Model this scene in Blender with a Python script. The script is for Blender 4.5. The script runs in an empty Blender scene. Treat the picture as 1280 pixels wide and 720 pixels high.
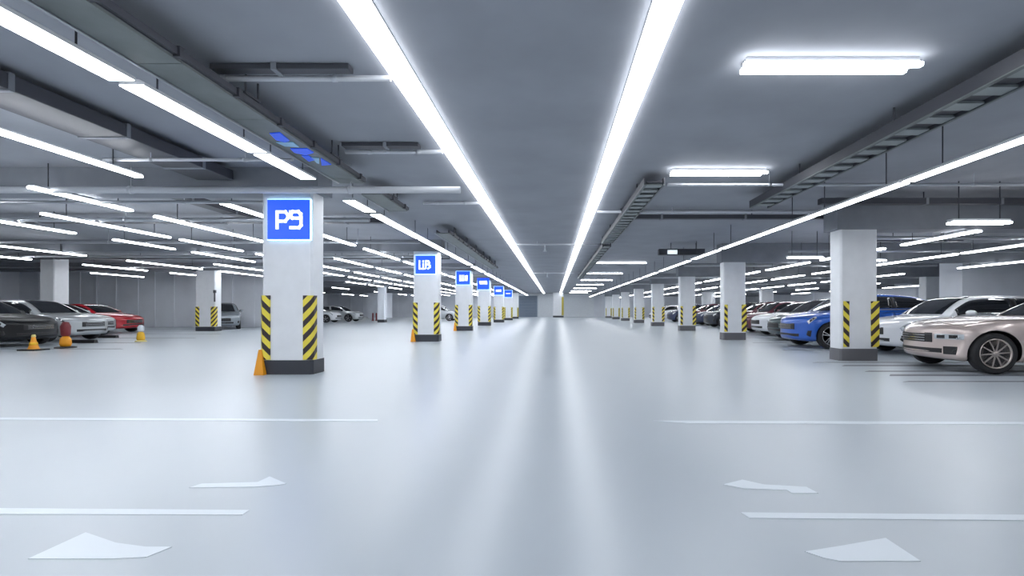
import bpy, bmesh, math, random, bisect
import numpy as np
from mathutils import Vector, Matrix
random.seed(4)
S = bpy.context.scene
COL = S.collection
H0 = 1.1            # camera height
F = 600.0           # focal length in pixels of the 1280 px frame
CEIL = 3.5

# ------------------------------------------------------------------ materials
def mat(name, col, rough=.5, metal=0, spec=.5, noise=0, nscale=6, coat=0, emit=None, es=0, bump=0, bscale=40):
    m = bpy.data.materials.new(name); m.use_nodes = True
    nt = m.node_tree; b = nt.nodes['Principled BSDF']
    b.inputs['Base Color'].default_value = (*col, 1)
    b.inputs['Roughness'].default_value = rough
    b.inputs['Metallic'].default_value = metal
    b.inputs['Specular IOR Level'].default_value = spec
    b.inputs['Coat Weight'].default_value = coat
    b.inputs['Coat Roughness'].default_value = .06
    if emit:
        b.inputs['Emission Color'].default_value = (*emit, 1)
        b.inputs['Emission Strength'].default_value = es
    if noise or bump:
        tc = nt.nodes.new('ShaderNodeTexCoord')
        nz = nt.nodes.new('ShaderNodeTexNoise'); nz.inputs['Scale'].default_value = nscale
        nz.inputs['Detail'].default_value = 5
        nt.links.new(tc.outputs['Object'], nz.inputs['Vector'])
    if noise:
        r = nt.nodes.new('ShaderNodeValToRGB')
        r.color_ramp.elements[0].position = .3; r.color_ramp.elements[1].position = .7
        r.color_ramp.elements[0].color = (*[c*(1-noise) for c in col], 1)
        r.color_ramp.elements[1].color = (*[min(1, c*(1+noise)) for c in col], 1)
        nt.links.new(nz.outputs['Fac'], r.inputs['Fac'])
        nt.links.new(r.outputs['Color'], b.inputs['Base Color'])
    if bump:
        n2 = nt.nodes.new('ShaderNodeTexNoise'); n2.inputs['Scale'].default_value = bscale
        nt.links.new(tc.outputs['Object'], n2.inputs['Vector'])
        bp = nt.nodes.new('ShaderNodeBump'); bp.inputs['Strength'].default_value = bump
        bp.inputs['Distance'].default_value = .01
        nt.links.new(n2.outputs['Fac'], bp.inputs['Height']); nt.links.new(bp.outputs['Normal'], b.inputs['Normal'])
    return m

def stripes():
    m = mat('hazard_stripe', (.8, .6, .03), .45)
    nt = m.node_tree; b = nt.nodes['Principled BSDF']
    tc = nt.nodes.new('ShaderNodeTexCoord'); sp = nt.nodes.new('ShaderNodeSeparateXYZ')
    nt.links.new(tc.outputs['Object'], sp.inputs[0])
    def mth(op, a, bb=None):
        n = nt.nodes.new('ShaderNodeMath'); n.operation = op
        for i, v in enumerate((a, bb)):
            if v is None: continue
            if isinstance(v, (int, float)): n.inputs[i].default_value = v
            else: nt.links.new(v, n.inputs[i])
        return n.outputs[0]
    ax = mth('ABSOLUTE', sp.outputs['X']); ay = mth('MULTIPLY', sp.outputs['Y'], .9)
    s = mth('SUBTRACT', sp.outputs['Z'], ax); s = mth('SUBTRACT', s, ay)
    s = mth('ADD', s, 5.0)
    fr = mth('FRACT', mth('DIVIDE', s, .235))
    g = mth('GREATER_THAN', fr, .52)
    mx = nt.nodes.new('ShaderNodeMix'); mx.data_type = 'RGBA'
    mx.inputs['A'].default_value = (.80, .66, .07, 1); mx.inputs['B'].default_value = (.03, .02, .022, 1)
    nt.links.new(g, mx.inputs['Factor']); nt.links.new(mx.outputs['Result'], b.inputs['Base Color'])
    return m

def floor_mat():
    m = mat('floor_epoxy', (.56, .61, .66), .3, spec=.5)
    nt = m.node_tree; b = nt.nodes['Principled BSDF']; b.inputs['Specular IOR Level'].default_value = .72
    tc = nt.nodes.new('ShaderNodeTexCoord')
    nz = nt.nodes.new('ShaderNodeTexNoise'); nz.inputs['Scale'].default_value = .5; nz.inputs['Detail'].default_value = 6
    mp = nt.nodes.new('ShaderNodeMapping'); mp.inputs['Scale'].default_value = (1, .5, 1)
    nt.links.new(tc.outputs['Object'], mp.inputs[0]); nt.links.new(mp.outputs[0], nz.inputs['Vector'])
    r = nt.nodes.new('ShaderNodeValToRGB')
    r.color_ramp.elements[0].position = .3; r.color_ramp.elements[1].position = .75
    r.color_ramp.elements[0].color = (.40, .445, .49, 1); r.color_ramp.elements[1].color = (.455, .50, .545, 1)
    nt.links.new(nz.outputs['Fac'], r.inputs[0]); nt.links.new(r.outputs[0], b.inputs['Base Color'])
    mr = nt.nodes.new('ShaderNodeMapRange'); mr.inputs['To Min'].default_value = .27; mr.inputs['To Max'].default_value = .34
    nt.links.new(nz.outputs['Fac'], mr.inputs['Value']); nt.links.new(mr.outputs[0], b.inputs['Roughness'])
    return m

M = {}
M['floor'] = floor_mat()
M['ceiling'] = mat('ceiling_paint', (.335, .35, .385), .75, spec=.25, noise=.07, nscale=1.2)
M['beam'] = mat('beam_concrete', (.24, .255, .285), .8, noise=.1, nscale=2)
M['wall'] = mat('wall_paint', (.76, .79, .85), .65, noise=.06, nscale=.7)
M['walllight'] = mat('light_wall_paint', (.80, .84, .88), .6, noise=.04)
M['walldark'] = mat('shutter_blue_grey', (.20, .25, .32), .5, noise=.05)
M['pillar'] = mat('pillar_paint', (.76, .78, .81), .5, noise=.04, nscale=3)
M['skirt'] = mat('pillar_skirting', (.035, .038, .048), .5)
M['skirtgrey'] = mat('grey_skirting', (.12, .12, .13), .5)
M['hazard'] = stripes()
M['yellow'] = mat('yellow_rubber', (.75, .42, .015), .5)
M['tube'] = mat('light_diffuser', (1, 1, 1), .5, emit=(.93, .96, 1), es=42)
M['tubewide'] = mat('light_diffuser_wide', (1, 1, 1), .5, emit=(.93, .96, 1), es=56)
M['strip'] = mat('aisle_light_diffuser', (1, 1, 1), .5, emit=(.93, .96, 1), es=20)
M['housing'] = mat('light_housing', (.55, .57, .6), .4)
M['tray'] = mat('galvanised_steel', (.17, .19, .19), .5, metal=.2, noise=.12, nscale=3)
M['rungs'] = mat('rung_steel', (.30, .33, .33), .5, metal=.2)
M['traydark'] = mat('dark_painted_steel', (.07, .072, .085), .5, metal=.2)
M['pipe'] = mat('pipe_galvanised', (.5, .52, .55), .3, metal=.7)
M['pipelight'] = mat('pipe_white', (.6, .62, .66), .4)
M['white'] = mat('floor_marking_white', (.68, .73, .78), .45)
M['darkline'] = mat('floor_marking_dark', (.16, .17, .19), .5)
M['rubber'] = mat('tyre_rubber', (.018, .018, .02), .8)
M['rim'] = mat('alloy', (.62, .62, .64), .25, metal=.85)
M['rimbronze'] = mat('alloy_warm', (.55, .48, .44), .28, metal=.8)
M['black'] = mat('black_plastic', (.012, .012, .014), .45)
M['glass'] = mat('tinted_car_glass', (.012, .014, .018), .06, spec=.7)
M['lens'] = mat('headlight_lens', (.62, .66, .7), .12, metal=.35, coat=1)
M['red'] = mat('taillight_red', (.35, .01, .01), .2, coat=1)
M['chrome'] = mat('chrome', (.8, .8, .82), .12, metal=1)
M['signblue'] = mat('sign_blue', (.01, .05, .7), .4, emit=(.014, .10, 1.0), es=2.3)
M['signedge'] = mat('sign_edge_glow', (.6, .8, 1), .4, emit=(.40, .75, 1.0), es=7)
M['signtext'] = mat('sign_lettering', (1, 1, 1), .5, emit=(.85, .95, 1), es=2.2)
M['bluerefl'] = mat('blue_reflection', (.01, .10, .85), .4, emit=(.005, .10, 1.0), es=.45)  # blue reflection painted under the trunking, slightly self-lit
M['cyanrefl'] = mat('pale_blue_reflection', (.35, .62, .8), .4)  # paler part of the same painted reflection
M['orange'] = mat('orange_plastic', (.8, .32, .01), .5)
M['paleyellow'] = mat('pale_yellow_plastic', (.75, .65, .25), .5)
M['darkred'] = mat('dark_red_plastic', (.16, .015, .02), .45)
def paint(name, c, metal=.35, rough=.28): return mat(name, c, rough, metal=metal, coat=.8)
PAINT = dict(beige=paint('beige_silver_paint', (.56, .47, .44)), white=paint('white_paint', (.78, .80, .84), 0),
    blue=paint('blue_paint', (.012, .10, .48), .2), green=paint('dark_green_paint', (.045, .075, .085)),
    maroon=paint('maroon_paint', (.10, .015, .03), .2), dark=paint('dark_grey_paint', (.03, .035, .05)),
    black=mat('black_paint', (.006, .007, .009), .42, spec=.3, coat=.12), silver=paint('silver_paint', (.50, .53, .55)),
    red=paint('red_paint', (.42, .004, .014), .1), navy=paint('navy_paint', (.02, .03, .08)),
    grey=paint('grey_paint', (.22, .25, .28)))

# ------------------------------------------------------------------ mesh helpers
def link(name, me, m=None, parent=None):
    o = bpy.data.objects.new(name, me); COL.objects.link(o)
    if m is not None:
        for mm in (m if isinstance(m, (list, tuple)) else [m]): me.materials.append(mm)
    if parent: o.parent = parent
    return o
def empty(name, loc, rz=0):
    o = bpy.data.objects.new(name, None); COL.objects.link(o); o.location = loc; o.rotation_euler.z = rz
    o.empty_display_size = .1
    return o
def tag(o, label=None, cat=None, group=None, kind=None):
    if label: o['label'] = label
    if cat: o['category'] = cat
    if group: o['group'] = group
    if kind: o['kind'] = kind
    return o

class MB:
    def __init__(s): s.b = bmesh.new()
    def box(s, x0, y0, z0, x1, y1, z1, mi=0):
        vs = [s.b.verts.new(p) for p in ((x0,y0,z0),(x1,y0,z0),(x1,y1,z0),(x0,y1,z0),(x0,y0,z1),(x1,y0,z1),(x1,y1,z1),(x0,y1,z1))]
        for f in ((3,2,1,0),(4,5,6,7),(0,1,5,4),(1,2,6,5),(2,3,7,6),(3,0,4,7)):
            fc = s.b.faces.new([vs[i] for i in f]); fc.material_index = mi
        return s
    def prism(s, pts, axis, a, bb, mi=0):
        """extrude a polygon given in the two other axes along axis"""
        def P(p, t):
            return {'x': (t, p[0], p[1]), 'y': (p[0], t, p[1]), 'z': (p[0], p[1], t)}[axis]
        v0 = [s.b.verts.new(P(p, a)) for p in pts]; v1 = [s.b.verts.new(P(p, bb)) for p in pts]
        n = len(pts)
        fs = [s.b.faces.new(v0), s.b.faces.new(v1[::-1])]
        for i in range(n): fs.append(s.b.faces.new((v0[i], v1[i], v1[(i+1)%n], v0[(i+1)%n])))
        for f in fs: f.material_index = mi
        return s
    def cyl(s, p0, p1, r, r1=None, n=12, mi=0, smooth=True):
        p0 = Vector(p0); p1 = Vector(p1); r1 = r if r1 is None else r1
        d = (p1-p0).normalized(); a = d.orthogonal().normalized(); c = d.cross(a)
        A = []; B = []
        for i in range(n):
            t = 2*math.pi*i/n; u = a*math.cos(t)+c*math.sin(t)
            A.append(s.b.verts.new(p0+u*r)); B.append(s.b.verts.new(p1+u*r1))
        fs = [s.b.faces.new(A[::-1]), s.b.faces.new(B)]
        for i in range(n):
            f = s.b.faces.new((A[i], A[(i+1)%n], B[(i+1)%n], B[i])); f.smooth = smooth; fs.append(f)
        for f in fs: f.material_index = mi
        return s
    def lathe(s, prof, n=24, axis='y', c=(0,0,0), mi=0):
        rings = []
        for r, h in prof:
            ring = []
            for i in range(n):
                t = 2*math.pi*i/n; x, y = r*math.cos(t), r*math.sin(t)
                p = (x, h, y) if axis == 'y' else (x, y, h)
                ring.append(s.b.verts.new((p[0]+c[0], p[1]+c[1], p[2]+c[2])))
            rings.append(ring)
        for a, bq in zip(rings[:-1], rings[1:]):
            for i in range(n):
                f = s.b.faces.new((a[i], a[(i+1)%n], bq[(i+1)%n], bq[i])); f.smooth = True; f.material_index = mi
        if prof[0][0] > 1e-5: s.b.faces.new(rings[0]).material_index = mi
        if prof[-1][0] > 1e-5: s.b.faces.new(rings[-1][::-1]).material_index = mi
        return s
    def grid(s, P, smooth=True, mi=0, flip=False):
        V = [[s.b.verts.new(p) for p in row] for row in P]
        for i in range(len(V)-1):
            for j in range(len(V[0])-1):
                q = (V[i][j], V[i+1][j], V[i+1][j+1], V[i][j+1])
                f = s.b.faces.new(q[::-1] if flip else q); f.smooth = smooth; f.material_index = mi
        return V
    def mesh(s, name, bevel=0, recalc=True):
        if bevel:
            bmesh.ops.bevel(s.b, geom=list(s.b.edges), offset=bevel, segments=2, affect='EDGES', profile=.6)
        if recalc: bmesh.ops.recalc_face_normals(s.b, faces=s.b.faces)
        me = bpy.data.meshes.new(name); s.b.to_mesh(me); s.b.free(); return me
    def build(s, name, m, parent=None, bevel=0, recalc=True):
        return link(name, s.mesh(name, bevel, recalc), m, parent)

ORD = ['first','second','third','fourth','fifth','sixth','seventh','eighth','ninth','tenth','eleventh','twelfth','thirteenth','fourteenth','fifteenth','sixteenth']

# ------------------------------------------------------------------ room
def room(name, m, x0, y0, z0, x1, y1, z1):
    return tag(MB().box(x0,y0,z0,x1,y1,z1).build(name, m), kind='structure')
XL, XR, YB, YF = -34, 28, -8, 72
room('floor', M['floor'], XL-.5, YB-.5, -.3, XR+.5, YF+.5, 0)
room('ceiling', M['ceiling'], XL-.5, YB-.5, CEIL, XR+.5, YF+.5, CEIL+.3)
def panel_wall(name, x0, y0, x1, y1, th, n, m=None):
    """wall from (x0,y0) to (x1,y1) with shallow vertical panel ribs on its room side"""
    b = MB(); 
    if y0 == y1:
        b.box(x0, y0, 0, x1, y0+th, CEIL)
        for i in range(1, n):
            x = x0+(x1-x0)*i/n; w = .05 if i % 3 else .22
            b.box(x-w, y0-.06, 0, x+w, y0, CEIL)
    else:
        b.box(min(x0, x0+th), y0, 0, max(x0, x0+th), y1, CEIL); sgn = -1 if th > 0 else 1
        for i in range(1, n):
            y = y0+(y1-y0)*i/n; w = .06 if i % 2 else .3
            b.box(min(x0, x0+sgn*.15), y-w, 0, max(x0, x0+sgn*.15), y+w, CEIL)
    return tag(b.build(name, m or M['wall']), kind='structure')
panel_wall('wall_right', XR, YB, XR, YF, .5, 16)
panel_wall('wall_left', XL, YB, XL, YF, -.5, 14)
room('wall_back', M['wall'], XL, YB-.5, 0, XR, YB, CEIL)
panel_wall('wall_front_left', XL, YF, -6.4, YF, .5, 16)
room('wall_front_middle', M['walllight'], -6.4, YF-.3, 0, 5.9, YF+.5, CEIL)
panel_wall('wall_front_right', 5.9, YF, XR, YF, .5, 12)
panel_wall('wall_core_left', XL, 30.5, -16.8, 30.5, 1.0, 14)
room('wall_core_right', M['wall'], 17.0, 20.0, 0, 20.6, 21.2, CEIL)
room('wall_core_far_right', M['walldark'], 20.75, 19.4, 0, XR, 21.4, CEIL)
# second set of storage walls far left (bright corner columns)
room('wall_store_left', M['wall'], -24.5, 63, 0, -22.3, 66, CEIL)

# far roller shutter between the aisle pillars
b = MB()
for k in range(19): b.box(-5.6, YF-.42, .02+k*.165, -2.55, YF-.36, .02+k*.165+.155)
door = tag(b.build('door_1', M['walldark']), kind='structure')
MB().box(-5.75, YF-.46, 0, -5.6, YF-.3, 3.3).box(-2.55, YF-.46, 0, -2.4, YF-.3, 3.3).box(-5.75, YF-.46, 3.17, -2.4, YF-.3, 3.3).build('door_frame', M['white'], door)

def beam(n, x0, x1, y0, y1, zb):
    return room('trim_%d' % n, M['beam'], x0, y0, zb, x1, y1, CEIL)

# ------------------------------------------------------------------ pillars
def pillar(x, y, w, d, h, label, group, guards='both', foot=False, inset=0, skirt=.24, gh=(.25, 1.34), bracket=False, m=None, gw=.15):
    """front face centre at (x, y); front faces -y"""
    t = empty('concrete_pillar', (x, y, 0)); tag(t, label, 'pillar', group)
    c = .035
    pts = [(-w/2+c, 0), (w/2-c, 0), (w/2, c), (w/2, d-c), (w/2-c, d), (-w/2+c, d), (-w/2, d-c), (-w/2, c)]
    MB().prism(pts, 'z', 0, h).build('shaft', m or M['pillar'], t)
    e = .012
    MB().prism([(px*(1+2*e/w), (py-d/2)*(1+2*e/d)+d/2) for px, py in pts], 'z', 0, skirt).build('skirting', M['skirt'] if x < 3 else M['skirtgrey'], t)
    def guard(s):
        b = MB(); z0, z1 = gh; q = .022
        if inset:
            xx = s*(w/2-inset) if s < 0 else w/2-.02
            b.box(xx-(gw if s > 0 else 0), -q, z0, xx+(gw*.9 if s < 0 else .02+q), 0, z1)
        else:
            xs = s*w/2
            pl = [(xs-s*gw, 0), (xs-s*gw, -q), (xs-s*c*.6, -q), (xs+s*q, c*.6), (xs+s*q, gw*.8), (xs, gw*.8), (xs, c), (xs-s*c, 0)]
            b.prism(pl, 'z', z0, z1)
        b.build('corner_guard', M['hazard'], t)
    if guards in ('both', 'left'): guard(-1)
    if guards in ('both', 'right'): guard(1)
    if foot:
        b = MB(); xs = -w/2
        v = lambda *p: b.b.verts.new(p)
        lo = [v(xs-.065,-.12,0), v(xs+.10,-.12,0), v(xs+.10,-.03,0), v(xs-.03,.14,0), v(xs-.065,.14,0)]
        hi = [v(xs-.035,-.03,.42), v(xs+.015,-.03,.42), v(xs+.015,-.025,.42), v(xs-.027,.10,.42), v(xs-.035,.10,.42)]
        b.b.faces.new(lo); b.b.faces.new(hi)
        for i in range(5): b.b.faces.new((lo[i], lo[(i+1)%5], hi[(i+1)%5], hi[i]))
        tag(b.build('guard_foot', M['orange'], t), 'flared plain yellow foot of the left corner guard')
    if bracket:
        MB().cyl((w/2+.03, -.06, 1.5), (w/2+.03, -.06, 2.0), .035).box(w/2-.02, -.1, 1.95, w/2+.09, -.02, 2.1).build('bracket', M['traydark'], t)
    return t

LY = [8.15, 16.5, 24.9, 33.0, 41.2, 49.4, 57.6]
LX = [-4.54, -4.42, -4.72, -4.83, -4.78, -4.75, -4.75]
LL = ['square white concrete pillar carrying the large blue P9 sign, nearest the camera on the left',
      'second white pillar from the camera along the left of the aisle, with yellow foot',
      'third white pillar from the camera along the left of the aisle',
      'fourth white pillar from the camera along the left of the aisle',
      'fifth white pillar from the camera along the left of the aisle',
      'sixth white pillar from the camera along the left of the aisle',
      'seventh and farthest white pillar along the left of the aisle']
for i, (x, y, l) in enumerate(zip(LX, LY, LL)):
    pillar(x, y, .86, .42, 3.1, l, 'pillars along the left of the aisle', foot=i < 3, inset=0, gw=.15)
    beam(1+i, XL if y < 30 else (-33.9), x+.55, y-.05, y+.47, 3.1)
RY = [10.3, 17.4, 25.0, 32.0, 39.6, 47.2, 54.8, 62.4]
RX = [6.54, 6.54, 6.95, 6.92, 7.0, 7.0, 7.05, 7.05]
for i, (x, y) in enumerate(zip(RX, RY)):
    l = ['square white concrete pillar beside the white car, nearest the camera on the right',
         'second white pillar from the camera along the right of the aisle'][i] if i < 2 else \
        '%s white pillar from the camera along the right of the aisle' % ORD[i]
    pillar(x, y, .80, .42, 2.82, l, 'pillars along the right of the aisle', inset=.06 if i == 0 else .02, gw=.13, skirt=.26, gh=(.3, 1.28))
    if y == 10.3 or y < 19 or y > 22: beam(20+i, x-.5, 16.9 if 19 < y < 22 else XR, y-.05, y+.47, 2.82)
# outer pillars in the left parking bays
pillar(-17.9, 24.6, 1.0, .5, 3.1, 'wide white pillar standing right of the red car in front of the grey wall', 'outer pillars', skirt=.22, gh=(.24, 1.25), gw=.2, bracket=True)
beam(40, XL, -6, 24.55, 24.82, 3.1)
pillar(-22.42, 21.2, .64, .68, CEIL, 'bright white pillar rising behind the silver cars on the left', 'outer pillars', guards='none', skirt=.2, bracket=False)
pillar(-12.6, 49.4, 1.0, .6, 3.1, 'far white pillar in the left bays, right of the distant pale cars', 'outer pillars', guards='none')
pillar(-14.9, 41.2, .6, .6, 3.1, 'slim distant pillar beside the far pale cars', 'outer pillars', guards='none', m=M['wall'])
pillar(.55, 67.5, 1.5, .5, CEIL, 'pillar at the far end in the middle of the aisle between the light strips', 'end pillar', guards='right', gw=.28, gh=(.3, 2.9), skirt=.25)
# outer right pillars behind the car row
pillar(19.8, 25.0, .9, .5, 2.82, 'outer right pillar behind the blue car', 'outer right pillars', guards='none')
pillar(17.6, 39.6, 1.0, .5, 2.82, 'outer right pillar far behind the maroon car', 'outer right pillars', guards='none')
pillar(15.2, 47.2, 1.2, .5, 2.82, 'bright outer right pillar seen beside the second right aisle pillar', 'outer right pillars', guards='none')

# ------------------------------------------------------------------ signs
def stroke(b, pts, w, y0, y1):
    for (ax, az), (bx, bz) in zip(pts[:-1], pts[1:]):
        d = Vector((bx-ax, bz-az)); L = d.length or 1e-6; d /= L; n = Vector((-d.y, d.x))*w/2; e = d*w*.42
        a = Vector((ax, az))-e; c = Vector((bx, bz))+e
        b.prism([tuple(a+n), tuple(c+n), tuple(c-n), tuple(a-n)], 'y', y0, y1)
def sign(px, py, w, h, zc, strokes, sw, label, xo):
    t = empty('illuminated_sign', (px+xo, py, zc)); tag(t, label, 'sign', 'blue lit signs on the left pillars')
    MB().box(-w/2, -.055, -h/2, w/2, -.012, h/2).build('panel', M['signblue'], t)
    MB().box(-w/2-.012, -.035, -h/2-.012, w/2+.012, -.001, h/2+.012).build('lit_edge', M['signedge'], t)
    b = MB()
    for k, st in enumerate(strokes): stroke(b, [(x, z) for x, z in st], sw, -.062-.0004*k, -.056)
    b.build('lettering', M['signtext'], t)
P_ = [[(-.19,-.145),(-.19,.12)], [(-.19,.125),(-.05,.125),(-.005,.075),(-.005,.025),(-.05,-.03),(-.19,-.03)]]
N_ = [[(.21,.05),(.21,.09),(.17,.13),(.075,.13),(.04,.09),(.04,.045),(.07,.02),(.21,.02)],
      [(.215,.04),(.215,-.10),(.18,-.14),(.04,-.14)], [(.04,.09),(.04,.13)]]
sign(LX[0], 8.15, .71, .67, 1.1+112*8.15/600, P_+N_, .052, 'big bright blue sign reading P9 on the nearest left pillar', .055)
U8 = [[(-.2,.13),(-.2,-.14),(-.1,-.14)], [(-.075,.13),(-.075,.1)], [(-.075,.03),(-.075,-.14),(-.02,-.14)],
      [(.015,.13),(.015,-.12)], [(.015,.13),(.10,.12),(.135,.06),(.07,.01),(.15,-.03),(.15,-.09),(.09,-.14)]]
sign(LX[1], 16.5, .69, .63, 1.1+56*16.5/600, U8, .052, 'blue sign with white letters on the second left pillar', 0)
II = [[(-.17,.13),(-.17,-.13),(.02,-.13)], [(-.07,.13),(-.07,-.10)], [(.02,.13),(.02,-.13)], [(.12,-.13),(.12,.08),(.19,.11),(.2,-.02),(.13,-.03)], [(.19,-.03),(.19,-.13)]]
sign(LX[2], 24.9, .72, .70, 1.1+39.5*24.9/600, II, .06, 'blue sign with white letters on the third left pillar', 0)
W4 = [[(-.24,.16),(.22,.18)], [(-.24,.08),(.24,.10)], [(-.2,0),(.05,.02)], [(.14,0),(.24,0)]]
sign(LX[3], 33.0, .84, .78, 1.1+33*33/600-.05, W4, .08, 'blue sign with pale block lettering on the fourth left pillar', -.05)
W5 = [[(-.2,.04),(.2,.06)], [(-.2,-.05),(.18,-.04)]]
sign(LX[4], 41.2, .80, .72, 2.72, W5, .08, 'blue sign with pale lettering on the fifth left pillar', 0)
sign(LX[5], 49.4, .80, .72, 2.72, [[(-.2,.04),(.2,.04)]], .07, 'small distant blue sign on the sixth left pillar', 0)

# ------------------------------------------------------------------ lights
def bar_light(x, z, y0, y1, w, label, group, drop=None, h=.05):
    t = empty('light_bar', (x, (y0+y1)/2, z)); tag(t, label, 'ceiling light', group)
    L = (y1-y0)/2
    if abs(x) > 5.5:
        MB().box(-w*.42, -L, 0, w*.42, L, .035).build('diffuser', M['tubewide'], t, bevel=.006)
        MB().box(-w*.36, -L+.01, .037, w*.36, L-.01, .06).build('housing', M['housing'], t)
    else:
        MB().box(-w/2, -L, 0, w/2, L, .008).build('diffuser', M['tube'], t)
        MB().prism([(-w/2-.006,.002),(-w/2-.006,.03),(-w*.3,.06),(w*.3,.06),(w/2+.006,.03),(w/2+.006,.002),(w/2,.002),(w/2,.009),(-w/2,.009),(-w/2,.002)], 'y', -L-.004, L+.004).build('housing', M['housing'], t)
    for s in (-.7, .7): MB().cyl((0, s*L, .06), (0, s*L, CEIL-z-.002), .008, n=6).build('hanger', M['traydark'], t)
    return t
def aisle_strip(x, y0, y1, w, label):
    t = empty('aisle_light_strip', (x, y0, CEIL)); tag(t, label, 'ceiling light', 'long central light strips')
    MB().box(-w/2, 0, -.06, w/2, y1-y0, -.012).build('diffuser', M['strip'], t)
    MB().box(-w/2-.006, -.02, -.012, w/2+.006, y1-y0+.02, -.001).build('housing', M['housing'], t)
ZS = 2.4-.085
aisle_strip(-1.53, -7.5, 70, .222, 'long bright white ceiling strip left of the aisle centre, running to the far end')
aisle_strip(.872, -7.5, 70, .215, 'long bright white ceiling strip right of the aisle centre, running to the far end')

def row(x, zc, segs, w, rowname, group, upto=None, period=4.1, ln=3.3):
    segs = list(segs)
    if upto:
        y = segs[-1][1]+period-ln
        while y+ln < upto: segs.append((y, y+ln)); y += period
    for k, (a, c) in enumerate(segs):
        bar_light(x, H0+zc, a, c, w, 'white light bar, %s from the camera, %s' % (ORD[min(k,15)], rowname), group)
row(-3.74, 1.98, [(-1.5,1.4),(1.5,4.15),(4.25,6.05),(6.15,7.3),(8.75,9.75),(10.05,13.4),(13.6,17.4),(17.6,21.4)], .22, 'row nearest left of the aisle', 'left row one', 70)
row(-6.05, 1.92, [(1.0,4.0),(4.2,7.0),(8.75,10.4)], .13, 'second row left of the aisle', 'left row two', 70)
row(-8.3, 1.92, [(7.6,9.4),(10,13.8),(18.2,21.8)], .14, 'third row left of the aisle', 'left row three', 70)
row(-10.35, 1.92, [(9.7,12.9),(13.3,15.9)], .13, 'fourth row left of the aisle', 'left row four', 70)
row(-12.2, 1.92, [(8.9,12.2),(13.3,15.4)], .13, 'fifth row left of the aisle', 'left row five', 70)
row(-16.9, 1.92, [(11.5,17.3),(19.0,23.0),(24.2,27.8)], .13, 'sixth row left of the aisle', 'left row six')
row(-14.5, 1.92, [(20.5,23.8),(25.6,28.9),(33.5,36.8),(37.6,40.6),(42.2,45.5),(50.5,53.8),(58.6,61.9),(63,66.3)], .14, 'sparse far row above the distant left cars', 'left row nine')
row(-26.5, 1.92, [(34.5,37.8),(42.2,45.5),(52,55.3),(60,63.3),(65.5,68.8)], .14, 'added outermost fill row behind the grey wall', 'left row eleven')  # added to brighten the far left walls
row(-16.9, 1.92, [(60,63.3),(65.5,68.8)], .14, 'added fill bars above the back wall at left', 'left row twelve')  # extra bars added to light the back wall
row(-19.5, 1.92, [(34.5,37.8),(42.2,45.5),(52,55.3),(60,63.3),(65.5,68.8)], .14, 'added fill row behind the grey wall, far left', 'left row ten')  # extra row added to brighten the walls at far left
row(-20.3, 1.92, [(15.8,18.6),(20.7,23.9),(25.4,28.6)], .14, 'seventh row left of the aisle', 'left row seven')  # middle bar added to brighten the nearby white pillar
row(-24.5, 1.92, [(18.0,20.5),(25.4,28.6)], .14, 'outermost row left of the aisle', 'left row eight')
row(4.98, 1.80, [(-.5,2.6),(2.8,6.75),(6.85,9.2),(9.3,14.3),(14.6,17.2),(17.8,22.6)], .175, 'row nearest right of the aisle', 'right row one', 70)
row(8.85, 1.62, [(8.0+2.0,12.2),(12.9,15.9)], .15, 'second row right of the aisle', 'right row two', 70)
row(11.9, 1.62, [(11.6,14.0),(14.2,18.0)], .15, 'third row right of the aisle', 'right row three', 70)
row(16.0, 1.62, [(15.5,19.0),(22.0,24.6)], .15, 'fourth row right of the aisle', 'right row four', 60)
row(20.3, 1.62, [(30.0,33.3),(37,40.3),(44,47.3),(51,54.3),(58,61.3)], .15, 'added fill row beside the far right wall', 'right row six')  # extra row added to brighten the far right wall and bays
row(25.0, 1.62, [(22.6,26.1),(27.0,30.5),(33,36.5),(40,43.5),(47,50.5)], .15, 'outermost row right of the aisle', 'right row five')

for x, a in ((-3.74,-6),(-6.05,-6),(-6.05,-2.4),(-8.3,-6),(-8.3,-2),(-8.3,3.2),(-10.35,-4),(-10.35,1),(-10.35,5.5),(-12.2,4.9),(-14.5,-4),(-14.5,3),(-16.9,6.5),(-20.3,3),(-20.3,9.5),(-24.5,6),(-24.5,12),(4.98,-5),(8.85,-5),(8.85,0),(8.85,4),(11.9,-3),(11.9,5),(16,0),(16,8),(22.5,4),(22.5,12)):  # added fill bars out of view, they brighten pillar and car fronts
    bar_light(x, H0+(1.92 if x < 0 else 1.8), a, a+3.3, .15, 'added white fill light bar outside the picture over the near bays', 'added unseen fill light bars')

def cross_light(x0, x1, y, z, label, double=True, drop=0):
    t = empty('twin_tube_light', ((x0+x1)/2, y, z)); tag(t, label, 'ceiling light', 'crosswise twin tube lights')
    L = (x1-x0)/2
    MB().box(-L*.97, .015, 0, L*.97, .17, .05).build('housing', M['housing'], t)
    b = MB().box(-L, 0, -.042, L, .055, -.001); b.build('tube', M['tube'], t, bevel=.008)
    if double: MB().box(-L*.98, .125, -.042, L*.92, .18, -.001).build('tube', M['tube'], t, bevel=.008)
    if z+.05 < CEIL-.01:
        for q in (-L*.7, L*.7): MB().cyl((q,.08,.05),(q,.08,CEIL-z-.002),.01,n=6).build('hanger', M['traydark'], t)
cross_light(1.80, 3.49, 4.53, 3.449, 'twin-tube ceiling light lying crosswise, nearest and largest at top right')
cross_light(1.98, 3.62, 8.12, 3.449, 'second crosswise twin-tube ceiling light right of the aisle strips')
cross_light(2.1, 4.6, 24.0, 3.449, 'third crosswise ceiling light right of the aisle strips', False)
cross_light(2.1, 4.4, 31.0, 3.449, 'fourth crosswise ceiling light right of the aisle strips', False)
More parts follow.
